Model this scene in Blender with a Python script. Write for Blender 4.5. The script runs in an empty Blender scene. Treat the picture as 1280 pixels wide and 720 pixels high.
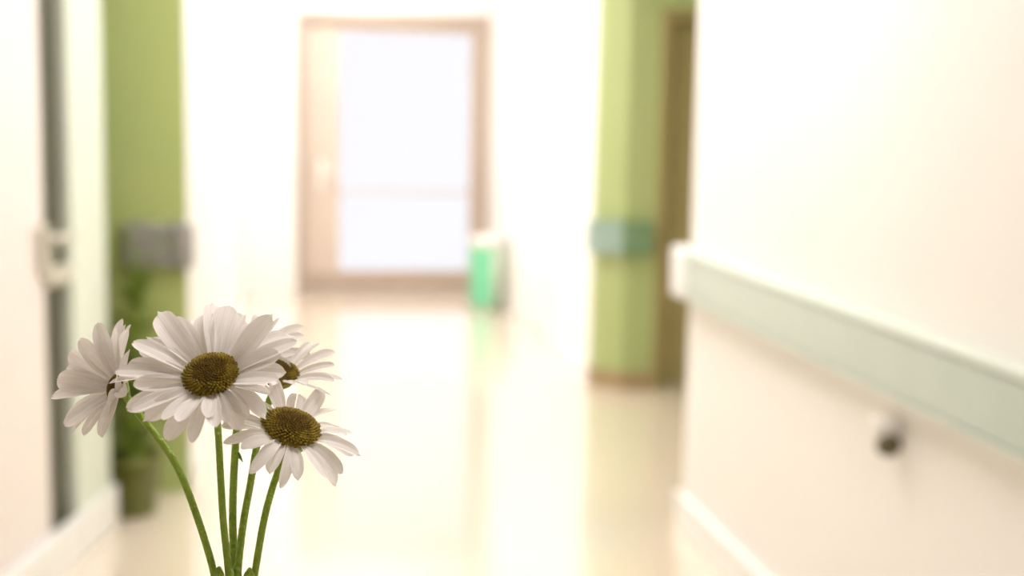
import bpy, bmesh, math, random
from mathutils import Vector, Matrix, Euler

SC = bpy.context.scene
C = SC.collection
random.seed(7)
PI = math.pi

# ------------------------------------------------------------------ camera
F = 1700.0
cam_d = bpy.data.cameras.new('camera'); cam = bpy.data.objects.new('camera', cam_d); C.objects.link(cam)
SC.camera = cam
cam_d.sensor_width = 36.0
cam_d.lens = F * 36.0 / 1280.0
cam_d.clip_start = 0.02
EYE = Vector((0, 0, 1.5))
YAW = math.atan(280 / F); PITCH = math.atan(220 / F); ROLL = math.radians(1.0)
CAMR = Matrix.Rotation(-YAW, 4, 'Z') @ Matrix.Rotation(PI / 2 - PITCH, 4, 'X') @ Matrix.Rotation(ROLL, 4, 'Z')
cam.matrix_world = Matrix.Translation(EYE) @ CAMR
cam_d.dof.use_dof = True
cam_d.dof.focus_distance = 0.555
cam_d.dof.aperture_fstop = 6.0
cam_d.dof.aperture_blades = 0
R3 = CAMR.to_3x3()
RT, UP, TW = R3.col[0].copy(), R3.col[1].copy(), R3.col[2].copy()      # right, up, towards the viewer

def at(px, py, d):
    """point of the bouquet at distance d along the viewing axis"""
    return EYE + R3 @ Vector(((px - 640) / F * d, (360 - py) / F * d, -d))

# ------------------------------------------------------------------ materials
def mat(name, col, rough=0.5, spec=0.5, metal=0.0, noise=None, bump=0.0, bscale=40, coat=0.0, emis=None, estr=0, trans=0):
    m = bpy.data.materials.new(name); m.use_nodes = True
    nt = m.node_tree; b = nt.nodes['Principled BSDF']
    b.inputs['Base Color'].default_value = (*col, 1)
    b.inputs['Roughness'].default_value = rough
    b.inputs['Specular IOR Level'].default_value = spec
    b.inputs['Metallic'].default_value = metal
    b.inputs['Coat Weight'].default_value = coat
    b.inputs['Coat Roughness'].default_value = 0.1
    if emis:
        b.inputs['Emission Color'].default_value = (*emis, 1); b.inputs['Emission Strength'].default_value = estr
    tc = nt.nodes.new('ShaderNodeTexCoord')
    if noise:
        scale, col2, dist = noise
        n = nt.nodes.new('ShaderNodeTexNoise'); n.inputs['Scale'].default_value = scale; n.inputs['Detail'].default_value = 4
        r = nt.nodes.new('ShaderNodeValToRGB')
        r.color_ramp.elements[0].position = 0.5 - dist; r.color_ramp.elements[1].position = 0.5 + dist
        r.color_ramp.elements[0].color = (*col, 1); r.color_ramp.elements[1].color = (*col2, 1)
        nt.links.new(tc.outputs['Object'], n.inputs['Vector'])
        nt.links.new(n.outputs['Fac'], r.inputs['Fac']); nt.links.new(r.outputs['Color'], b.inputs['Base Color'])
    if bump:
        n2 = nt.nodes.new('ShaderNodeTexNoise'); n2.inputs['Scale'].default_value = bscale
        bp = nt.nodes.new('ShaderNodeBump'); bp.inputs['Strength'].default_value = bump; bp.inputs['Distance'].default_value = 0.01
        nt.links.new(tc.outputs['Object'], n2.inputs['Vector'])
        nt.links.new(n2.outputs['Fac'], bp.inputs['Height']); nt.links.new(bp.outputs['Normal'], b.inputs['Normal'])
    return m

M = {}
M['white_wall'] = mat('white_wall_paint', (0.90, 0.875, 0.83), 0.55, noise=(3, (0.92, 0.895, 0.85), 0.3), bump=0.05, bscale=120)
M['cream_wall'] = mat('cream_wall_paint', (0.90, 0.865, 0.80), 0.45, noise=(2, (0.92, 0.885, 0.825), 0.3), bump=0.05, bscale=120)
M['pale_jamb'] = mat('pale_green_paint', (0.75, 0.80, 0.68), 0.5, noise=(5, (0.78, 0.83, 0.71), 0.3))
M['ceiling'] = mat('ceiling_paint', (0.90, 0.89, 0.86), 0.8, noise=(3, (0.92, 0.91, 0.88), 0.3))
M['green_wall'] = mat('green_wall_paint', (0.40, 0.47, 0.19), 0.5, noise=(1.5, (0.43, 0.49, 0.215), 0.3))
M['green_left'] = mat('yellow_green_wall_paint', (0.42, 0.53, 0.19), 0.5, noise=(1.2, (0.52, 0.57, 0.20), 0.25))
M['trim_white'] = mat('white_trim', (0.93, 0.92, 0.88), 0.3, noise=(6, (0.91, 0.90, 0.86), 0.3))
M['brown_base'] = mat('brown_skirting', (0.36, 0.26, 0.13), 0.45, noise=(12, (0.40, 0.30, 0.16), 0.3))
M['olive_door'] = mat('olive_wood_door', (0.34, 0.27, 0.11), 0.5, noise=(4, (0.38, 0.31, 0.13), 0.3))
M['tan_frame'] = mat('tan_wood_frame', (0.41, 0.325, 0.25), 0.4, noise=(8, (0.45, 0.36, 0.28), 0.3))
M['leaf_frame'] = mat('pale_tan_door_leaf', (0.57, 0.47, 0.385), 0.4, noise=(8, (0.61, 0.51, 0.42), 0.3))
M['rail'] = mat('sage_rail_vinyl', (0.53, 0.61, 0.52), 0.35, noise=(10, (0.56, 0.64, 0.55), 0.3), coat=0.3)
M['rail_lip'] = mat('pale_rail_lip', (0.70, 0.76, 0.65), 0.35, noise=(10, (0.73, 0.78, 0.68), 0.3))
M['rail_teal'] = mat('teal_rail_vinyl', (0.17, 0.28, 0.14), 0.4, noise=(10, (0.19, 0.30, 0.16), 0.3))
M['rail_blue'] = mat('blue_green_rail_vinyl', (0.28, 0.39, 0.32), 0.4, noise=(10, (0.31, 0.42, 0.35), 0.3))
M['rail_grey'] = mat('grey_rail_vinyl', (0.33, 0.31, 0.28), 0.4, noise=(10, (0.36, 0.34, 0.31), 0.3))
M['gasket'] = mat('dark_door_gasket', (0.075, 0.075, 0.045), 0.5, noise=(10, (0.095, 0.09, 0.055), 0.3))
M['panel'] = mat('frosted_white_panel', (0.80, 0.72, 0.67), 0.18, noise=(1.5, (0.82, 0.75, 0.70), 0.3), coat=0.3)
M['metal'] = mat('brushed_metal', (0.72, 0.69, 0.60), 0.35, metal=0.7, noise=(30, (0.66, 0.63, 0.55), 0.3))
M['bin_green'] = mat('green_bin_plastic', (0.16, 0.56, 0.30), 0.4, noise=(9, (0.20, 0.60, 0.35), 0.3))
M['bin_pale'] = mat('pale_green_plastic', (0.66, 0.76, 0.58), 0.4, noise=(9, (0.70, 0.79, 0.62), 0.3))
M['bin_lid'] = mat('white_plastic', (0.90, 0.85, 0.80), 0.4, noise=(9, (0.92, 0.87, 0.83), 0.3))
M['knob_shade'] = mat('shaded_knob_side', (0.085, 0.07, 0.025), 0.5, noise=(40, (0.10, 0.085, 0.035), 0.3))  # dark colour stands for the shadow side of the doorstop knob
M['ivory'] = mat('ivory_plastic', (0.93, 0.89, 0.82), 0.3, noise=(40, (0.91, 0.87, 0.80), 0.3))
M['added_light_frame'] = mat('added_light_frame', (0.85, 0.85, 0.85), 0.4, noise=(10, (0.82, 0.82, 0.82), 0.3))
M['added_light'] = mat('added_light_diffuser', (0.9, 0.9, 0.9), 0.6, emis=(1.0, 0.968, 0.972), estr=12.3)  # glow of the added panels, no such source in view
M['leaf'] = mat('plant_leaf', (0.15, 0.23, 0.03), 0.45, noise=(20, (0.27, 0.35, 0.05), 0.3))
M['pot'] = mat('olive_ceramic', (0.13, 0.14, 0.02), 0.4, noise=(10, (0.16, 0.17, 0.03), 0.3))
M['soil'] = mat('potting_soil', (0.06, 0.04, 0.02), 0.9, noise=(80, (0.10, 0.07, 0.04), 0.3), bump=0.5, bscale=150)
M['vase'] = mat('white_glazed_ceramic', (0.85, 0.83, 0.80), 0.15, noise=(20, (0.88, 0.86, 0.83), 0.3), coat=0.5)
M['stand'] = mat('pale_oak', (0.62, 0.48, 0.34), 0.45, noise=(9, (0.68, 0.54, 0.39), 0.3))

def glass_mat():
    m = bpy.data.materials.new('window_glass'); m.use_nodes = True
    nt = m.node_tree; nt.nodes.clear()
    o = nt.nodes.new('ShaderNodeOutputMaterial'); mx = nt.nodes.new('ShaderNodeMixShader')
    t = nt.nodes.new('ShaderNodeBsdfTransparent'); g = nt.nodes.new('ShaderNodeBsdfGlossy')
    g.inputs['Roughness'].default_value = 0.05
    lw = nt.nodes.new('ShaderNodeLayerWeight'); lw.inputs['Blend'].default_value = 0.1
    nt.links.new(lw.outputs['Fresnel'], mx.inputs['Fac'])
    nt.links.new(t.outputs[0], mx.inputs[1]); nt.links.new(g.outputs[0], mx.inputs[2]); nt.links.new(mx.outputs[0], o.inputs[0])
    return m
M['glass'] = glass_mat()

def floor_mat():
    m = bpy.data.materials.new('polished_vinyl_floor'); m.use_nodes = True
    nt = m.node_tree; b = nt.nodes['Principled BSDF']; N = nt.nodes.new; L = nt.links.new
    tc = N('ShaderNodeTexCoord')
    n = N('ShaderNodeTexNoise'); n.inputs['Scale'].default_value = 60; n.inputs['Detail'].default_value = 5
    r = N('ShaderNodeValToRGB'); r.color_ramp.elements[0].position = .35; r.color_ramp.elements[1].position = .65
    r.color_ramp.elements[0].color = (0.76, 0.65, 0.51, 1); r.color_ramp.elements[1].color = (0.82, 0.71, 0.57, 1)
    L(tc.outputs['Object'], n.inputs['Vector']); L(n.outputs['Fac'], r.inputs['Fac']); L(r.outputs['Color'], b.inputs['Base Color'])
    b.inputs['Roughness'].default_value = 0.13
    b.inputs['Specular IOR Level'].default_value = 0.7
    b.inputs['Coat Weight'].default_value = 0.8; b.inputs['Coat Roughness'].default_value = 0.10
    n2 = N('ShaderNodeTexNoise'); n2.inputs['Scale'].default_value = 2.2
    bp = N('ShaderNodeBump'); bp.inputs['Strength'].default_value = 0.12; bp.inputs['Distance'].default_value = 0.01
    L(tc.outputs['Object'], n2.inputs['Vector']); L(n2.outputs['Fac'], bp.inputs['Height']); L(bp.outputs['Normal'], b.inputs['Normal'])
    return m
M['floor'] = floor_mat()

def petal_mat():
    m = bpy.data.materials.new('white_petal'); m.use_nodes = True
    nt = m.node_tree; nt.nodes.clear(); N = nt.nodes.new; L = nt.links.new
    o = N('ShaderNodeOutputMaterial'); mx = N('ShaderNodeMixShader'); mx.inputs['Fac'].default_value = 0.34
    p = N('ShaderNodeBsdfPrincipled'); p.inputs['Roughness'].default_value = 0.55; p.inputs['Specular IOR Level'].default_value = 0.25
    t = N('ShaderNodeBsdfTranslucent')
    tc = N('ShaderNodeTexCoord')
    mp = N('ShaderNodeMapping'); mp.inputs['Scale'].default_value = (40, 1400, 40)
    n = N('ShaderNodeTexNoise'); n.inputs['Scale'].default_value = 1.0; n.inputs['Detail'].default_value = 2
    r = N('ShaderNodeValToRGB'); r.color_ramp.elements[0].position = .3; r.color_ramp.elements[1].position = .62
    r.color_ramp.elements[0].color = (0.82, 0.77, 0.72, 1); r.color_ramp.elements[1].color = (0.92, 0.885, 0.85, 1)
    bp = N('ShaderNodeBump'); bp.inputs['Strength'].default_value = 0.35; bp.inputs['Distance'].default_value = 0.0006
    L(tc.outputs['Object'], mp.inputs['Vector']); L(mp.outputs[0], n.inputs['Vector']); L(n.outputs['Fac'], r.inputs['Fac'])
    L(r.outputs['Color'], p.inputs['Base Color']); L(n.outputs['Fac'], bp.inputs['Height'])
    L(bp.outputs['Normal'], p.inputs['Normal'])
    t.inputs['Color'].default_value = (0.90, 0.84, 0.77, 1)
    L(p.outputs[0], mx.inputs[1]); L(t.outputs[0], mx.inputs[2]); L(mx.outputs[0], o.inputs[0])
    return m
M['petal'] = petal_mat()
M['disc'] = mat('flower_disc_florets', (0.14, 0.08, 0.005), 0.6, spec=0.2, noise=(350, (0.31, 0.215, 0.013), 0.2))
M['disc_core'] = mat('shaded_brown_florets', (0.085, 0.046, 0.004), 0.7, spec=0.15, noise=(350, (0.16, 0.095, 0.008), 0.2))  # darker brown carries the shade on the backlit discs
M['stem'] = mat('flower_stem', (0.22, 0.33, 0.014), 0.4, noise=(160, (0.31, 0.44, 0.03), 0.25), bump=0.3, bscale=600)
M['calyx'] = mat('flower_calyx', (0.20, 0.26, 0.04), 0.5, noise=(200, (0.28, 0.34, 0.07), 0.25))

# ------------------------------------------------------------------ mesh helpers
def box(bm, x0, x1, y0, y1, z0, z1, bev=0.0, seg=2, mtx=None):
    r = bmesh.ops.create_cube(bm, size=1.0)
    vs = r['verts']
    for v in vs:
        v.co = Vector(((x0 + x1) / 2 + v.co.x * (x1 - x0), (y0 + y1) / 2 + v.co.y * (y1 - y0), (z0 + z1) / 2 + v.co.z * (z1 - z0)))
    if bev:
        es = list({e for v in vs for e in v.link_edges})
        rb = bmesh.ops.bevel(bm, geom=es, offset=bev, segments=seg, affect='EDGES', profile=0.5)
        vs = list({v for f in rb['faces'] for v in f.verts} | {v for v in vs if v.is_valid})
    if mtx is not None:
        bmesh.ops.transform(bm, matrix=mtx, verts=vs)
    return vs

def lathe(bm, prof, n=24, mtx=None):
    rings = []
    for r, z in prof:
        if r < 1e-6: rings.append([bm.verts.new((0, 0, z))])
        else: rings.append([bm.verts.new((r * math.cos(2 * PI * k / n), r * math.sin(2 * PI * k / n), z)) for k in range(n)])
    for a, b in zip(rings, rings[1:]):
        for k in range(n):
            k2 = (k + 1) % n
            q = [a[k % len(a)], a[k2 % len(a)], b[k2 % len(b)], b[k % len(b)]]
            q = list(dict.fromkeys(q))
            if len(q) >= 3: bm.faces.new(q)
    if mtx is not None:
        bmesh.ops.transform(bm, matrix=mtx, verts=[v for r in rings for v in r])

def tube(bm, pts, rad, n=10):
    """smooth tube through points; rad number or list"""
    pts = [Vector(p) for p in pts]
    fine, fr = [], []
    rad = rad if isinstance(rad, (list, tuple)) else [rad] * len(pts)
    for i in range(len(pts) - 1):
        p0 = pts[max(i - 1, 0)]; p1 = pts[i]; p2 = pts[i + 1]; p3 = pts[min(i + 2, len(pts) - 1)]
        for s in range(6):
            t = s / 6
            fine.append(0.5 * ((2 * p1) + (p2 - p0) * t + (2 * p0 - 5 * p1 + 4 * p2 - p3) * t * t + (3 * p1 - p0 - 3 * p2 + p3) * t ** 3))
            fr.append(rad[i] + (rad[i + 1] - rad[i]) * t)
    fine.append(pts[-1]); fr.append(rad[-1])
    rings = []; ref = None
    for i, p in enumerate(fine):
        d = (fine[min(i + 1, len(fine) - 1)] - fine[max(i - 1, 0)]).normalized()
        if ref is None: ref = d.orthogonal().normalized()
        ref = (ref - d * ref.dot(d)).normalized(); b = d.cross(ref)
        rings.append([bm.verts.new(p + (ref * math.cos(2 * PI * k / n) + b * math.sin(2 * PI * k / n)) * fr[i]) for k in range(n)])
    for a, b in zip(rings, rings[1:]):
        for k in range(n): bm.faces.new([a[k], a[(k + 1) % n], b[(k + 1) % n], b[k]])
    bm.faces.new(rings[0][::-1]); bm.faces.new(rings[-1])

def prism(bm, poly, z0, z1):
    a = [bm.verts.new((x, y, z0)) for x, y in poly]; b = [bm.verts.new((x, y, z1)) for x, y in poly]
    n = len(poly)
    bm.faces.new(a[::-1]); bm.faces.new(b)
    for k in range(n): bm.faces.new([a[k], a[(k + 1) % n], b[(k + 1) % n], b[k]])

def obj(name, bm, m, parent=None, smooth=False, loc=None):
    bmesh.ops.recalc_face_normals(bm, faces=bm.faces[:])
    me = bpy.data.meshes.new(name); 
    if loc is not None: bmesh.ops.translate(bm, vec=-Vector(loc), verts=bm.verts[:])
    bm.to_mesh(me); bm.free()
    me.materials.append(m)
    if smooth: me.polygons.foreach_set('use_smooth', [True] * len(me.polygons))
    o = bpy.data.objects.new(name, me); C.objects.link(o)
    if loc is not None: o.location = loc
    if parent is not None:
        o.parent = parent
        o.matrix_parent_inverse = parent.matrix_basis.inverted()
    return o

def thing(name, label, cat, loc=(0, 0, 0), group=None):
    o = bpy.data.objects.new(name, None); C.objects.link(o); o.location = loc
    o.empty_display_size = 0.1
    o['label'] = label; o['category'] = cat
    if group: o['group'] = group
    return o

def struct(name, m, *boxes, parent=None, bev=0.0):
    bm = bmesh.new()
    for b in boxes: box(bm, *b, bev=bev)
    o = obj(name, bm, m, parent)
    if parent is None: o['kind'] = 'structure'
    return o

def struct_poly(name, m, poly, z0, z1, parent=None):
    bm = bmesh.new(); prism(bm, poly, z0, z1)
    o = obj(name, bm, m, parent)
    if parent is None: o['kind'] = 'structure'
    return o

def bx(name, m, b, parent, bev=0.004, smooth=False):
    bm = bmesh.new(); box(bm, *b, bev=bev)
    return obj(name, bm, m, parent, smooth)

# ------------------------------------------------------------------ the room (corridor runs along +Y)
XR = 1.43       # near wall on the right
YR = 4.72       # its far end
XF = 1.66       # right wall of the far corridor
XL = -0.39      # left wall of the far corridor
YL = 5.33       # green wall on the left
GY = 7.14       # green wall on the right
YE = 11.2       # end wall
H = 2.8

struct('floor', M['floor'], (-3.0, 3.6, -1.8, YE + 0.15, -0.12, 0.0))
struct('ceiling', M['ceiling'], (-3.0, 3.6, -1.8, YE + 0.15, H, H + 0.12))
# near wall right with the recess behind it
struct('wall_right', M['cream_wall'], (XR, XR + 0.16, -1.8, YR, 0, H))
struct('wall_recess_side', M['green_wall'], (3.3, 3.45, YR - 0.4, GY + 0.235, 0, H))
struct('wall_recess_front', M['cream_wall'], (XR + 0.16, 3.45, YR - 0.3, YR - 0.15, 0, H))
# green wall with chamfered corner, then the doorway
struct_poly('wall_green_right', M['green_wall'], [(XF + 0.004, GY + 0.235), (XF + 0.004, GY + 0.115), (1.79, GY), (1.96, GY), (1.96, GY + 0.235)], 0, H)
struct('wall_green_right_lintel', M['green_wall'], (1.96, 3.3, GY, GY + 0.235, 2.06, H), (2.89, 3.3, GY, GY + 0.235, 0, 2.06))
struct_poly('baseboard_green_right', M['brown_base'], [(XF - 0.012, GY + 0.235), (XF - 0.012, GY + 0.107), (1.783, GY - 0.015), (1.96, GY - 0.015), (1.96, GY - 0.001), (1.789, GY - 0.001), (XF + 0.003, GY + 0.114), (XF + 0.003, GY + 0.235)], 0, 0.10)
# white wall of the far corridor, with a door
struct('wall_far_right', M['white_wall'], (XF, XF + 0.12, GY + 0.236, 8.52, 0, H), (XF, XF + 0.12, 9.48, YE, 0, H), (XF, XF + 0.12, 8.52, 9.48, 2.1, H))
struct('baseboard_far_right', M['trim_white'], (XF - 0.012, XF - 0.001, GY + 0.24, 8.44, 0, 0.1), (XF - 0.012, XF - 0.001, 9.56, YE - 0.01, 0, 0.1))
# end wall around the glazed door
DX0, DX1, DZ = 0.060, 1.62, 2.27
struct('wall_end', M['white_wall'], (XL - 0.15, DX0, YE, YE + 0.15, 0, H), (DX1, XF + 0.12, YE, YE + 0.15, 0, H), (DX0, DX1, YE, YE + 0.15, DZ, H))
struct('wall_left', M['white_wall'], (XL - 0.12, XL, YL + 0.03, YE, 0, H))
struct('baseboard_left', M['trim_white'], (XL + 0.001, XL + 0.012, YL + 0.04, YE - 0.01, 0, 0.1))
struct('wall_green_left', M['green_left'], (-2.6, XL, YL, YL + 0.029, 0, H))
struct('wall_outer_left', M['white_wall'], (-2.75, -2.6, -1.8, YL + 0.03, 0, H))

# slanted partition on the left:  x = -0.66 + 0.194 (y - 4.9)
ang = math.atan(0.194)
PM = Matrix.Translation((-0.635, 4.9, 0)) @ Matrix.Rotation(-ang, 4, 'Z')      # local +y runs along the partition, +x faces the corridor
def pbox(name, m, b, parent=None, bev=0.0, kind=None, smooth=False):
    bm = bmesh.new(); box(bm, *b, bev=bev, mtx=PM)
    o = obj(name, bm, m, parent, smooth)
    if kind: o['kind'] = kind
    return o
pbox('wall_jamb_left', M['pale_jamb'], (-0.12, 0, -0.34, 0.0, 0, H), kind='structure')
pbox('wall_partition_left', M['white_wall'], (-0.12, 0, -6.4, -1.5, 0, H), kind='structure')
bm = bmesh.new()
box(bm, 0.001, 0.022, -0.34, 0.004, 0, 0.15, bev=0.004, mtx=PM)
box(bm, -0.10, 0.022, 0.004, 0.022, 0, 0.15, bev=0.004, mtx=PM)
o = obj('baseboard_jamb', bm, M['trim_white']); o['kind'] = 'structure'
# its sliding door
struct('wall_back', M['cream_wall'], (-2.75, 3.45, -1.8, -1.65, 0, H))
d2 = bpy.data.objects.new('door_2', None); C.objects.link(d2); d2['kind'] = 'structure'; d2.location = PM @ Vector((0, -1, 0))
pbox('door_panel', M['panel'], (-0.075, -0.012, -1.49, -0.547, 0.0, 2.75), d2, bev=0.003)
pbox('door_kick_strip', M['trim_white'], (-0.010, 0.020, -1.49, -0.342, 0.0, 0.15), d2, bev=0.004)
pbox('door_gasket', M['gasket'], (-0.10, -0.03, -0.545, -0.342, 0.0, 2.79), d2)
hz = 1.12
h_ = pbox('lock_body', M['metal'], (-0.03, 0.004, -0.54, -0.345, 0.93, 0.99), d2, bev=0.006)
h_ = pbox('handle_plate', M['metal'], (-0.012, 0.008, -0.60, -0.53, 0.97, 1.13), d2, bev=0.006)
bm = bmesh.new()
tube(bm, [PM @ Vector(p) for p in ((0.0, -0.56, 1.09), (0.03, -0.56, 1.09), (0.045, -0.53, 1.09), (0.045, -0.44, 1.085))], 0.012)
obj('handle_lever', bm, M['metal'], h_, True)

# glazed door at the end of the corridor
d1 = bpy.data.objects.new('door_1', None); C.objects.link(d1); d1['kind'] = 'structure'; d1.location = ((DX0 + DX1) / 2, YE, 0)
def framebm(x0, x1, z0, z1, y0, y1, l, r, b, t):
    bm = bmesh.new()
    box(bm, x0, x0 + l, y0, y1, z0, z1, bev=0.004); box(bm, x1 - r, x1, y0, y1, z0, z1, bev=0.004)
    if b: box(bm, x0 + l, x1 - r, y0, y1, z0, z0 + b, bev=0.004)
    box(bm, x0 + l, x1 - r, y0, y1, z1 - t, z1, bev=0.004)
    return bm
obj('door_frame', framebm(DX0, DX1, 0.0, DZ, YE - 0.03, YE + 0.12, 0.07, 0.10, 0, 0.085), M['tan_frame'], d1)
leaf = obj('door_leaf', framebm(DX0 + 0.072, DX1 - 0.102, 0.005, DZ - 0.087, YE + 0.03, YE + 0.08, 0.27, 0.04, 0.17, 0.06), M['leaf_frame'], d1)
gx0, gx1, gz0, gz1 = DX0 + 0.345, DX1 - 0.145, 0.178, DZ - 0.150
bx('glass', M['glass'], (gx0, gx1, YE + 0.05, YE + 0.058, gz0, gz1), leaf, bev=0)
bx('crossbar', M['leaf_frame'], (gx0, gx1, YE + 0.035, YE + 0.075, 0.815, 0.838), leaf)
bx('kick_plate', M['tan_frame'], (DX0 + 0.08, DX1 - 0.11, YE + 0.018, YE + 0.029, 0.01, 0.165), leaf)
bm = bmesh.new()
box(bm, 0.235, 0.275, YE + 0.018, YE + 0.029, 0.86, 1.08, bev=0.004)
tube(bm, [(0.255, YE + 0.02, 1.0), (0.255, YE - 0.03, 1.0), (0.285, YE - 0.035, 1.0), (0.37, YE - 0.035, 1.0)], 0.011)
obj('door_handle', bm, M['ivory'], leaf, True)

# white door in the far right wall
d3 = bpy.data.objects.new('door_3', None); C.objects.link(d3); d3['kind'] = 'structure'; d3.location = (XF, 9.0, 0)
bm = bmesh.new()
box(bm, XF - 0.015, XF + 0.10, 8.45, 8.519, 0, 2.10, bev=0.004)
box(bm, XF - 0.015, XF + 0.10, 9.481, 9.55, 0, 2.10, bev=0.004)
box(bm, XF - 0.015, XF - 0.001, 8.45, 9.55, 2.101, 2.17, bev=0.004)
obj('door_frame', bm, M['trim_white'], d3)
lf = bx('door_leaf', M['trim_white'], (XF + 0.03, XF + 0.07, 8.522, 9.478, 0.005, 2.095), d3)
bm = bmesh.new()
tube(bm, [(XF + 0.03, 9.38, 1.0), (XF - 0.03, 9.38, 1.0), (XF - 0.04, 9.35, 1.0), (XF - 0.04, 9.26, 1.0)], 0.011)
box(bm, XF + 0.018, XF + 0.029, 9.35, 9.41, 0.9, 1.1, bev=0.003)
obj('door_handle', bm, M['metal'], lf, True)

# olive door in the recess
d4 = bpy.data.objects.new('door_4', None); C.objects.link(d4); d4['kind'] = 'structure'; d4.location = (2.5, 7.45, 0)
bm = bmesh.new()
box(bm, 1.961, 2.01, GY - 0.015, GY + 0.165, 0, 2.055, bev=0.004); box(bm, 2.84, 2.889, GY - 0.015, GY + 0.165, 0, 2.055, bev=0.004); box(bm, 2.01, 2.84, GY - 0.015, GY + 0.165, 2.0, 2.055, bev=0.004)
obj('door_frame', bm, M['olive_door'], d4)
lf = bx('door_leaf', M['olive_door'], (2.012, 2.838, GY + 0.065, GY + 0.115, 0.005, 1.998), d4)
bm = bmesh.new(); tube(bm, [(2.76, GY + 0.065, 1.0), (2.76, GY + 0.015, 1.0), (2.74, GY + 0.005, 1.0), (2.65, GY + 0.005, 1.0)], 0.011)
obj('door_handle', bm, M['metal'], lf, True)

# baseboard of the near wall right (tall, capped at its end)
bm = bmesh.new()
box(bm, XR - 0.022, XR - 0.001, -1.8, YR + 0.02, 0, 0.105, bev=0.005)
box(bm, XR - 0.030, XR - 0.001, -1.8, YR + 0.024, 0.105, 0.122, bev=0.004)
box(bm, XR - 0.001, XR + 0.16, YR + 0.001, YR + 0.02, 0, 0.105, bev=0.004)
o = obj('baseboard_right', bm, M['trim_white']); o['kind'] = 'structure'

# ------------------------------------------------------------------ handrails
t = thing('handrail', 'long pale sage handrail running along the cream wall above the round doorstop', 'handrail', (XR, 2.0, 1.02))
bx('rail', M['rail'], (XR - 0.055, XR - 0.001, -1.8, YR - 0.12, 0.865, 1.010), t, bev=0.012, smooth=False)
bx('top_lip', M['rail_lip'], (XR - 0.062, XR - 0.001, -1.8, YR - 0.12, 1.011, 1.025), t, bev=0.006)
bx('bottom_lip', M['rail_lip'], (XR - 0.058, XR - 0.001, -1.8, YR - 0.12, 0.856, 0.864), t, bev=0.003)
bm = bmesh.new(); box(bm, XR - 0.064, XR - 0.001, YR - 0.119, YR + 0.045, 0.848, 1.034, bev=0.018, seg=4)
o = obj('end_cap', bm, M['trim_white'], t, True); o['label'] = 'white rounded end cap'

t = thing('handrail', 'short blue-green handrail wrapping the green corner beside the olive door', 'handrail', (1.8, GY, 0.9))
bm = bmesh.new()
prism(bm, [(XF - 0.045, GY + 0.17), (XF - 0.045, GY + 0.085), (XF - 0.02, GY + 0.05), (1.765, GY - 0.06), (1.775, GY - 0.002), (XF - 0.002, GY + 0.105), (XF - 0.002, GY + 0.17)], 0.75, 0.925)
o = obj('corner_rail', bm, M['rail_blue'], t)
bm = bmesh.new(); prism(bm, [(1.766, GY - 0.06), (1.93, GY - 0.06), (1.93, GY - 0.002), (1.7762, GY - 0.002)], 0.75, 0.925)
o = obj('rail', bm, M['rail_teal'], t); o['label'] = 'darker green rail section'

t = thing('handrail', 'grey handrail end on the yellow-green wall behind the daisies', 'handrail', (-0.6, YL, 1.0))
bx('rail', M['rail_grey'], (-0.62, -0.45, YL - 0.06, YL - 0.001, 0.885, 1.06), t, bev=0.012)
bm = bmesh.new(); box(bm, -0.449, XL + 0.03, YL - 0.064, YL - 0.001, 0.88, 1.065, bev=0.028, seg=4)
obj('end_cap', bm, M['rail_grey'], t, True)

# ------------------------------------------------------------------ doorstop on the right wall
Q = Matrix.Translation((XR, 2.99, 0.768))
t = thing('doorstop', 'small round ivory and dark doorstop knob on the cream wall under the handrail', 'doorstop', (XR, 2.99, 0.768))
bm = bmesh.new(); lathe(bm, [(0, 0.001), (0.033, 0.001), (0.036, 0.005), (0.033, 0.010), (0.026, 0.014), (0.025, 0.040), (0.028, 0.046), (0.026, 0.056), (0.016, 0.062), (0, 0.063)], 28, Q @ Matrix.Rotation(-PI / 2, 4, 'Y'))
obj('base', bm, M['ivory'], t, True)
ax = Vector((-0.12, -0.86, -0.50)).normalized()
K = Matrix.Translation(Vector((XR - 0.036, 2.99 - 0.016, 0.756))) @ ax.to_track_quat('Z', 'Y').to_matrix().to_4x4()
bm = bmesh.new(); lathe(bm, [(0, -0.004), (0.013, -0.004), (0.0145, 0.014), (0.017, 0.022), (0.015, 0.024), (0, 0.024)], 24, K)
obj('socket', bm, M['ivory'], t, True)
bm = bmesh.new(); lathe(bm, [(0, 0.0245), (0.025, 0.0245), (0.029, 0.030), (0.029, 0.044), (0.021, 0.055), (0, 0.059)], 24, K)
o = obj('shaded_tip', bm, M['knob_shade'], t, True); o['label'] = 'dark olive tip standing for the shaded side of the knob'

# ------------------------------------------------------------------ green waste bin by the end door
bl = Vector((1.47, 10.15, 0))
t = thing('waste_bin', 'green waste bin with a white lid standing beside the glazed door', 'bin', bl)
Bm = Matrix.Translation((1.495, 10.2, 0)) @ Matrix.Rotation(math.radians(-40), 4, 'Z')
def taper(bm, b0, b1, z0, z1, mtx, bev=0.02):
    vs = box(bm, -0.5, 0.5, -0.5, 0.5, 0, 1, bev=0)
    for v in vs:
        k = v.co.z; s = b0 + (b1 - b0) * k
        v.co = Vector((v.co.x * s, v.co.y * s, z0 + (z1 - z0) * k))
    es = list({e for v in vs for e in v.link_edges})
    bmesh.ops.bevel(bm, geom=es, offset=bev, segments=3, affect='EDGES')
    bmesh.ops.transform(bm, matrix=mtx, verts=bm.verts[:])
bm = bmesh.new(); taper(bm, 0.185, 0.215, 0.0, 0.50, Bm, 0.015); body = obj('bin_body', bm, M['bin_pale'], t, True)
bm = bmesh.new(); vs = box(bm, -0.098, 0.098, -0.113, -0.1085, 0.03, 0.48, bev=0.002)
for v in bm.verts:
    v.co.y += (0.48 - v.co.z) * 0.028
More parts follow.
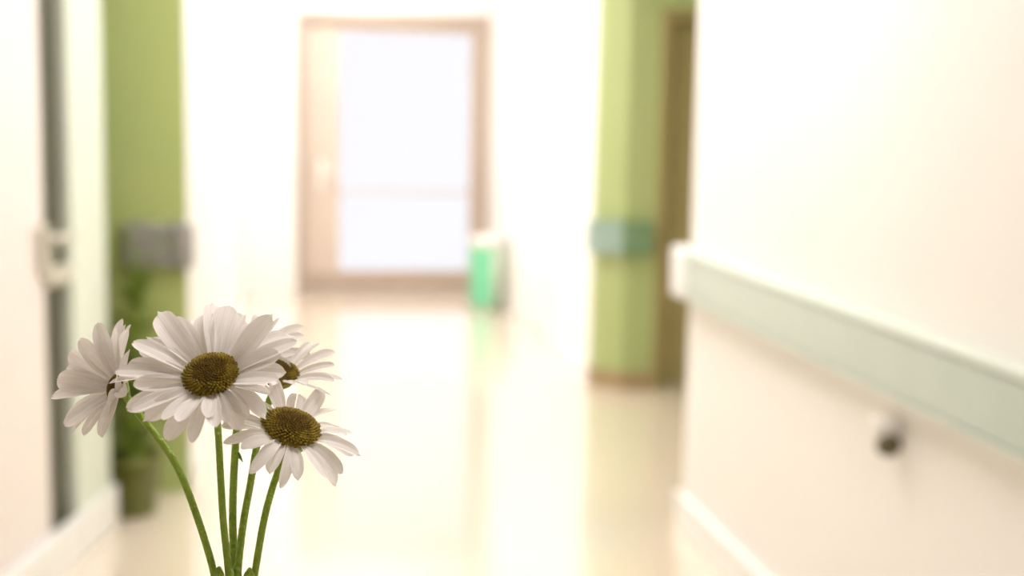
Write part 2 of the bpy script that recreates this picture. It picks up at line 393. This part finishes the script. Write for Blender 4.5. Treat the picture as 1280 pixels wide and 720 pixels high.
bmesh.ops.transform(bm, matrix=Bm, verts=bm.verts[:])
o = obj('front_panel', bm, M['bin_green'], t); o['label'] = 'bright green front panel'
bm = bmesh.new(); taper(bm, 0.235, 0.20, 0.501, 0.565, Bm, 0.012); o = obj('lid', bm, M['bin_lid'], t, True); o['label'] = 'white lid'

# ------------------------------------------------------------------ unseen light panels, added under the ceiling to brighten the scene
for i, y in enumerate((0.95, 3.6, 5.0, 6.4, 7.8, 9.1, 10.3)):  # the nearest one is front fill for the daisies
    t = thing('added_light_panel', 'added unseen light panel that brightens the corridor from the ceiling', 'added_light', (0.5, y, H), 'added light panels along the corridor ceiling')
    t.location = (0.5, y, H)
    bm = bmesh.new()
    for b in ((-0.62, -0.58, -0.32, 0.32), (0.58, 0.62, -0.32, 0.32), (-0.58, 0.58, -0.32, -0.28), (-0.58, 0.58, 0.28, 0.32)):
        box(bm, 0.5 + b[0], 0.5 + b[1], y + b[2], y + b[3], H - 0.03, H - 0.001)
    obj('frame', bm, M['added_light_frame'], t)
    bx('diffuser', M['added_light'], (0.5 - 0.58, 0.5 + 0.58, y - 0.28, y + 0.28, H - 0.02, H - 0.006), t, bev=0)

# ------------------------------------------------------------------ potted plant before the green wall
pp = Vector((-0.575, 5.06, 0))
t = thing('potted_plant', 'leafy green potted plant standing before the yellow-green wall behind the daisies', 'plant', pp)
bm = bmesh.new(); lathe(bm, [(0, 0.0), (0.075, 0.0), (0.08, 0.01), (0.10, 0.20), (0.108, 0.20), (0.108, 0.23), (0.095, 0.23), (0.09, 0.19), (0, 0.19)], 28, Matrix.Translation(pp))
obj('pot', bm, M['pot'], t, True)
bm = bmesh.new(); lathe(bm, [(0, 0.200), (0.086, 0.198), (0.086, 0.194), (0, 0.194)], 20, Matrix.Translation(pp)); obj('soil', bm, M['soil'], t)
rs = random.Random(3)
def leafmesh(bm, base, dirv, L, W, droop):
    dirv = dirv.normalized(); side = dirv.cross(Vector((0, 0, 1))).normalized(); upv = side.cross(dirv)
    rows = []
    for i in range(8):
        s = i / 7
        p = base + dirv * L * s - Vector((0, 0, 1)) * droop * L * s * s
        w = W * (math.sin(PI * min(1, s * 0.96 + 0.04)) ** 0.8)
        rows.append([bm.verts.new(p - side * w + upv * w * 0.25), bm.verts.new(p), bm.verts.new(p + side * w + upv * w * 0.25)])
    for a, b in zip(rows, rows[1:]):
        bm.faces.new([a[0], a[1], b[1], b[0]]); bm.faces.new([a[1], a[2], b[2], b[1]])
lfb = bmesh.new(); stb = bmesh.new()
for k in range(5):
    a = rs.uniform(0, 2 * PI); top = pp + Vector((0.035 * math.cos(a), 0.03 * math.sin(a), (1.07, 0.62, 0.80, 0.5, 0.93)[k]))
    p0 = pp + Vector((0.02 * math.cos(a), 0.02 * math.sin(a), 0.19)); mid = (p0 + top) / 2 + Vector((0.02 * math.sin(a), 0, 0))
    tube(stb, [p0, mid, top], [0.008, 0.006, 0.004], 8)
    n = 20
    for j in range(n):
        s = 0.12 + 0.88 * j / (n - 1); b = p0.lerp(top, s) + Vector((0.02 * math.sin(a) * math.sin(PI * s), 0, 0))
        th = rs.uniform(0, 2 * PI)
        leafmesh(lfb, b, Vector((math.cos(th), 0.6 * math.sin(th), rs.uniform(0.2, 0.9))), rs.uniform(0.12, 0.19), rs.uniform(0.02, 0.032), rs.uniform(0.2, 0.6))
obj('stems', stb, M['stem'], t, True)
obj('foliage', lfb, M['leaf'], t, True)

# ------------------------------------------------------------------ vase on a tall stand, below the picture
D0 = 0.55
vc = at(293, 720, D0 + 0.002); vx, vy = vc.x, vc.y
mouth = vc.z - 0.03
t = thing('plant_stand', 'tall slim pale wooden stand holding the white vase of daisies', 'stand', (vx, vy, 0))
bm = bmesh.new(); box(bm, vx - 0.15, vx + 0.15, vy - 0.15, vy + 0.15, 0.97, 1.0, bev=0.005); obj('top', bm, M['stand'], t)
for sx in (-1, 1):
    for sy in (-1, 1):
        bx('leg', M['stand'], (vx + sx * 0.12 - 0.014, vx + sx * 0.12 + 0.014, vy + sy * 0.12 - 0.014, vy + sy * 0.12 + 0.014, 0.0, 0.969), t)
bx('lower_shelf', M['stand'], (vx - 0.104, vx + 0.104, vy - 0.104, vy + 0.104, 0.25, 0.27), t)
t = thing('vase', 'white ceramic vase holding the five daisies', 'vase', (vx, vy, 1.0))
hv = mouth - 1.0
bm = bmesh.new()
lathe(bm, [(0, 0.0), (0.040, 0.0), (0.044, 0.004), (0.052, hv * 0.35), (0.046, hv * 0.7), (0.030, hv * 0.95), (0.032, hv), (0.029, hv), (0.026, hv * 0.94), (0.042, hv * 0.7), (0.048, hv * 0.35), (0.040, 0.006), (0, 0.006)], 40, Matrix.Translation((vx, vy, 1.0)))
obj('vase_body', bm, M['vase'], t, True)

# ------------------------------------------------------------------ daisies
def petal_mesh(i, tipn, curl, notch, twist):
    """unit-length petal along +x, width along y, face +z; origin at its base"""
    bm = bmesh.new(); NX, NY = 26, 9; rows = []
    rr = random.Random(50 + i); wmax = 0.118 + 0.03 * rr.random()
    for a in range(NX + 1):
        s = a / NX
        w = 0.045 + (wmax - 0.045) * math.sin(PI / 2 * min(1.0, s / 0.62)) ** 1.1
        if s > 0.62: w = wmax * (1 - 0.30 * ((s - 0.62) / 0.38) ** 1.5)
        if s > 0.80: w *= math.sqrt(max(0.0, 1 - ((s - 0.80) / 0.203) ** 2.2))
        row = []
        for b in range(NY):
            q = b / (NY - 1) * 2 - 1
            x = s
            if s > 0.85:   # toothed tip
                x += (s - 0.85) * notch * 0.35 * math.cos(q * PI * tipn)
            z = 0.012 * math.cos(q * PI * 2.5) * math.sin(PI * min(1, s * 1.05)) + 0.05 * q * q * (w / 0.15)
            z += curl * (s ** 2.2) + 0.05 * math.sin(s * PI)
            y = q * w
            tw = twist * s
            y, z0 = y * math.cos(tw), y * math.sin(tw)
            row.append(bm.verts.new((x, y + 0.02 * twist * math.sin(s * PI), z + z0)))
        rows.append(row)
    for a, b in zip(rows, rows[1:]):
        for k in range(NY - 1): bm.faces.new([a[k], a[k + 1], b[k + 1], b[k]])
    me = bpy.data.meshes.new('petal_%d' % i); bm.to_mesh(me); bm.free()
    me.materials.append(M['petal'])
    me.polygons.foreach_set('use_smooth', [True] * len(me.polygons))
    return me
PET = [petal_mesh(0, 1.5, -0.06, 0.35, 0.1), petal_mesh(1, 2.0, 0.03, 0.3, -0.12), petal_mesh(2, 1.0, -0.16, 0.5, 0.2),
       petal_mesh(3, 1.6, 0.09, 0.3, -0.25), petal_mesh(4, 1.0, -0.02, 0.2, 0.35), petal_mesh(5, 2.0, -0.28, 0.4, -0.1)]
# object coordinates drive the vein texture, so keep the petals in metres
for me in PET: me.transform(Matrix.Scale(0.03, 4))

def daisy(label, ctr, d, nrm, R, disc_r, stem_px, n=22, cup=8, seed=1, dome=0.55, front=None, skip=None, leaf=None, curlset=None, hexp=None, wid=1.0):
    """ctr pixel of the head, d its distance, nrm = (right, up, towards viewer), R petal reach and disc radius in pixels"""
    rs = random.Random(seed)
    px = d / F
    c = at(ctr[0], ctr[1], d)
    nv = (RT * nrm[0] + UP * nrm[1] + TW * nrm[2]).normalized()
    u = RT - nv * RT.dot(nv); u.normalize(); v = nv.cross(u)
    base = at(stem_px[-1][0], stem_px[-1][1], stem_px[-1][2])
    t = thing('daisy', label, 'flower', base, 'cut daisies in the bunch')
    Rm = R * px; dr = disc_r * px
    HM = Matrix((( *u, ), ( *v, ), ( *nv, ))).transposed().to_4x4(); HM.translation = c
    # stem: last points given, runs into the vase
    pts = [c - nv * dr * 0.75]
    pts += [at(x, y, dd) for x, y, dd in stem_px]
    foot = Vector((vx + rs.uniform(-.012, .012), vy + rs.uniform(-.012, .012), 1.03))
    pts += [Vector(((base.x + vx) / 2, (base.y + vy) / 2, mouth + 0.004)), foot]
    sr = 4.6 * px
    bm = bmesh.new(); tube(bm, pts, [sr * 1.1, sr * 1.05] + [sr] * (len(pts) - 2), 12)
    obj('stem', bm, M['stem'], t, True)
    # calyx behind the petals
    bm = bmesh.new(); lathe(bm, [(0, -dr * 0.95), (dr * 0.35, -dr * 0.85), (dr * 0.75, -dr * 0.5), (dr * 0.92, -dr * 0.12), (0, -dr * 0.1)], 24, HM)
    obj('calyx', bm, M['calyx'], t, True)
    # disc: dome set with florets in spirals
    bm = bmesh.new(); bmc = bmesh.new()
    lathe(bm, [(dr * 0.95, -dr * 0.1), (dr * 0.96, 0.02 * dr), (dr * 0.85, dr * dome * 0.5), (dr * 0.6, dr * dome * 0.8), (dr * 0.3, dr * dome * 0.95), (0, dr * dome * 0.97)], 28)
    NFL = 330
    for k in range(NFL):
        fr = math.sqrt((k + 0.5) / NFL); th = k * 2.399963
        rr_ = fr * dr * 1.0; z = dr * dome * math.sqrt(max(0, 1 - (fr * 0.97) ** 2)) * 1.0
        p = Vector((rr_ * math.cos(th), rr_ * math.sin(th), z))
        nn = Vector((p.x, p.y, p.z * 1.2 + dr * 0.25)).normalized()
        s = dr * (0.052 + 0.012 * fr) * rs.uniform(0.85, 1.15)
        q = nn.to_track_quat('Z', 'Y').to_matrix().to_4x4(); q.translation = p
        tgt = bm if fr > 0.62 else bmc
        ln = 1.9 if fr > 0.62 else 1.2
        lathe(tgt, [(s * 0.8, -s), (s, s * 0.5), (s * 0.7, s * ln), (0, s * (ln + 0.3))], 6, q)
    bm.transform(HM); bmc.transform(HM)
    disc = obj('flower_disc', bm, M['disc'], t, True)
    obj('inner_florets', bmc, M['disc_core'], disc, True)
    # petals: each its own object
    for k in range(n):
        row = k % 2
        th = 2 * PI * (k + rs.uniform(-0.28, 0.28)) / n
        ca, sa = math.cos(th), math.sin(th)
        e = math.radians(cup + (5 if row else -3) + rs.uniform(-10, 10))
        L = Rm * rs.uniform(0.86, 1.06) * (0.97 if row else 1.0)
        lowering = 0
        if front:                   # petals whose in-plane direction points down in the photo droop by this much
            dv = u * ca + v * sa
            e2 = -(dv.dot(UP)); 
            if e2 > 0.2: e += math.radians(front * (e2 - 0.2)); 
        if hexp:
            L *= hexp(u * ca + v * sa)
        rad = Vector((ca, sa, 0))
        X = (rad * math.cos(e) + Vector((0, 0, 1)) * math.sin(e)).normalized()
        Y = Vector((-sa, ca, 0))
        Z = X.cross(Y)
        roll = Matrix.Rotation(rs.uniform(-0.5, 0.5), 4, 'X')
        mm = Matrix(((X.x, Y.x, Z.x, 0), (X.y, Y.y, Z.y, 0), (X.z, Y.z, Z.z, 0), (0, 0, 0, 1))) @ roll
        st = dr * 0.72
        lp = (L - st) / 0.03
        sw = lp * rs.uniform(0.85, 1.2) * wid
        mm = mm @ Matrix.Diagonal((lp, sw, lp, 1))
        W = HM @ Matrix.Translation(rad * st + Vector((0, 0, -dr * (0.04 + 0.10 * row)))) @ mm
        o = bpy.data.objects.new('petal', PET[rs.choice(curlset or (0, 1, 2, 3, 4, 5))]); C.objects.link(o)
        o.parent = t; o.matrix_parent_inverse = Matrix.Translation(-base)
        o.matrix_basis = W
    if leaf:
        for (x0, y0, x1, y1, dd, w) in leaf:
            a, b = at(x0, y0, dd), at(x1, y1, dd)
            bm = bmesh.new()
            ax_ = (b - a); sd = ax_.cross(TW).normalized(); rows = []
            for i in range(9):
                s = i / 8; p = a + ax_ * s + TW * math.sin(PI * s) * 0.001; ww = w * px * math.sin(PI * (0.08 + 0.9 * s))
                rows.append([bm.verts.new(p + sd * ww), bm.verts.new(p - TW * ww * 0.4), bm.verts.new(p - sd * ww)])
            for r0, r1 in zip(rows, rows[1:]):
                bm.faces.new([r0[0], r0[1], r1[1], r1[0]]); bm.faces.new([r0[1], r0[2], r1[2], r1[1]])
            o = obj('leaf', bm, M['stem'], t, True)
            sm = o.modifiers.new('thickness', 'SOLIDIFY'); sm.thickness = 0.0004
    return t

daisy('large open daisy at the front of the bunch, its brown disc facing outward', (264, 471), 0.545, (-0.05, 0.70, 0.68), 114, 33,
      [(270, 505, 0.575), (273, 545, 0.572), (276, 600, 0.566), (279, 650, 0.560), (286, 720, 0.556)], n=38, cup=9, seed=11, front=-14, wid=1.12, dome=0.45, hexp=lambda dv: 0.98 + 0.20 * dv.dot(UP) - 0.07 * dv.dot(RT),
      curlset=(0, 1, 1, 3, 4, 2))
daisy('leftmost daisy of the bunch, turned sideways on a long bent stem', (147, 484), 0.562, (-0.66, 0.33, 0.62), 98, 16,
      [(160, 499, 0.571), (177, 522, 0.570), (196, 546, 0.569), (215, 572, 0.568), (230, 602, 0.566), (245, 642, 0.563), (258, 682, 0.560), (268, 720, 0.558)],
      n=26, cup=24, seed=5, wid=1.15, hexp=lambda dv: 0.98 - 0.22 * max(0, -dv.dot(UP)) - 0.14 * dv.dot(RT), curlset=(0, 1, 3, 4), leaf=[(186, 527, 196, 504, 0.575, 5)])
daisy('small daisy half hidden behind the right edge of the large front daisy', (350, 468), 0.590, (0.20, 0.82, 0.45), 80, 22,
      [(337, 500, 0.592), (322, 553, 0.588), (313, 605, 0.580), (304, 655, 0.571), (297, 720, 0.562)], n=20, cup=18, seed=21, wid=0.8, curlset=(0, 1, 3, 4))
daisy('lower right daisy of the bunch, its olive disc tilted upward', (363, 537), 0.560, (0.30, 0.82, 0.42), 92, 35,
      [(357, 562, 0.575), (349, 585, 0.573), (339, 615, 0.570), (329, 655, 0.565), (318, 720, 0.560)], n=26, cup=6, seed=33, front=-30, wid=1.0, dome=0.4, curlset=(0, 1, 2, 4, 5))
daisy('daisy almost hidden behind the large front daisy, only its upper petal tips showing', (309, 446), 0.605, (0.15, 0.80, 0.50), 78, 22,
      [(299, 490, 0.600), (296, 530, 0.593), (292, 600, 0.582), (291, 660, 0.572), (294, 720, 0.566)], n=20, cup=22, seed=42, curlset=(0, 1, 3, 4),
      leaf=[(295, 560, 304, 578, 0.588, 2.2)])

# ------------------------------------------------------------------ daylight
w = bpy.data.worlds.new('daylight'); SC.world = w; w.use_nodes = True
nt = w.node_tree; bg = nt.nodes['Background']
tc = nt.nodes.new('ShaderNodeTexCoord'); sx = nt.nodes.new('ShaderNodeSeparateXYZ'); rp = nt.nodes.new('ShaderNodeValToRGB')
rp.color_ramp.elements[0].position = 0.0; rp.color_ramp.elements[0].color = (0.93, 0.92, 0.97, 1)
rp.color_ramp.elements[1].position = 0.6; rp.color_ramp.elements[1].color = (0.95, 0.94, 1.0, 1)
nt.links.new(tc.outputs['Generated'], sx.inputs[0]); nt.links.new(sx.outputs['Z'], rp.inputs['Fac']); nt.links.new(rp.outputs['Color'], bg.inputs['Color'])
bg.inputs['Strength'].default_value = 1.06

vs_ = SC.view_settings
vs_.view_transform = 'Standard'; vs_.look = 'None'; vs_.gamma = 1.0; vs_.use_curve_mapping = False
vs_.exposure = 0.0
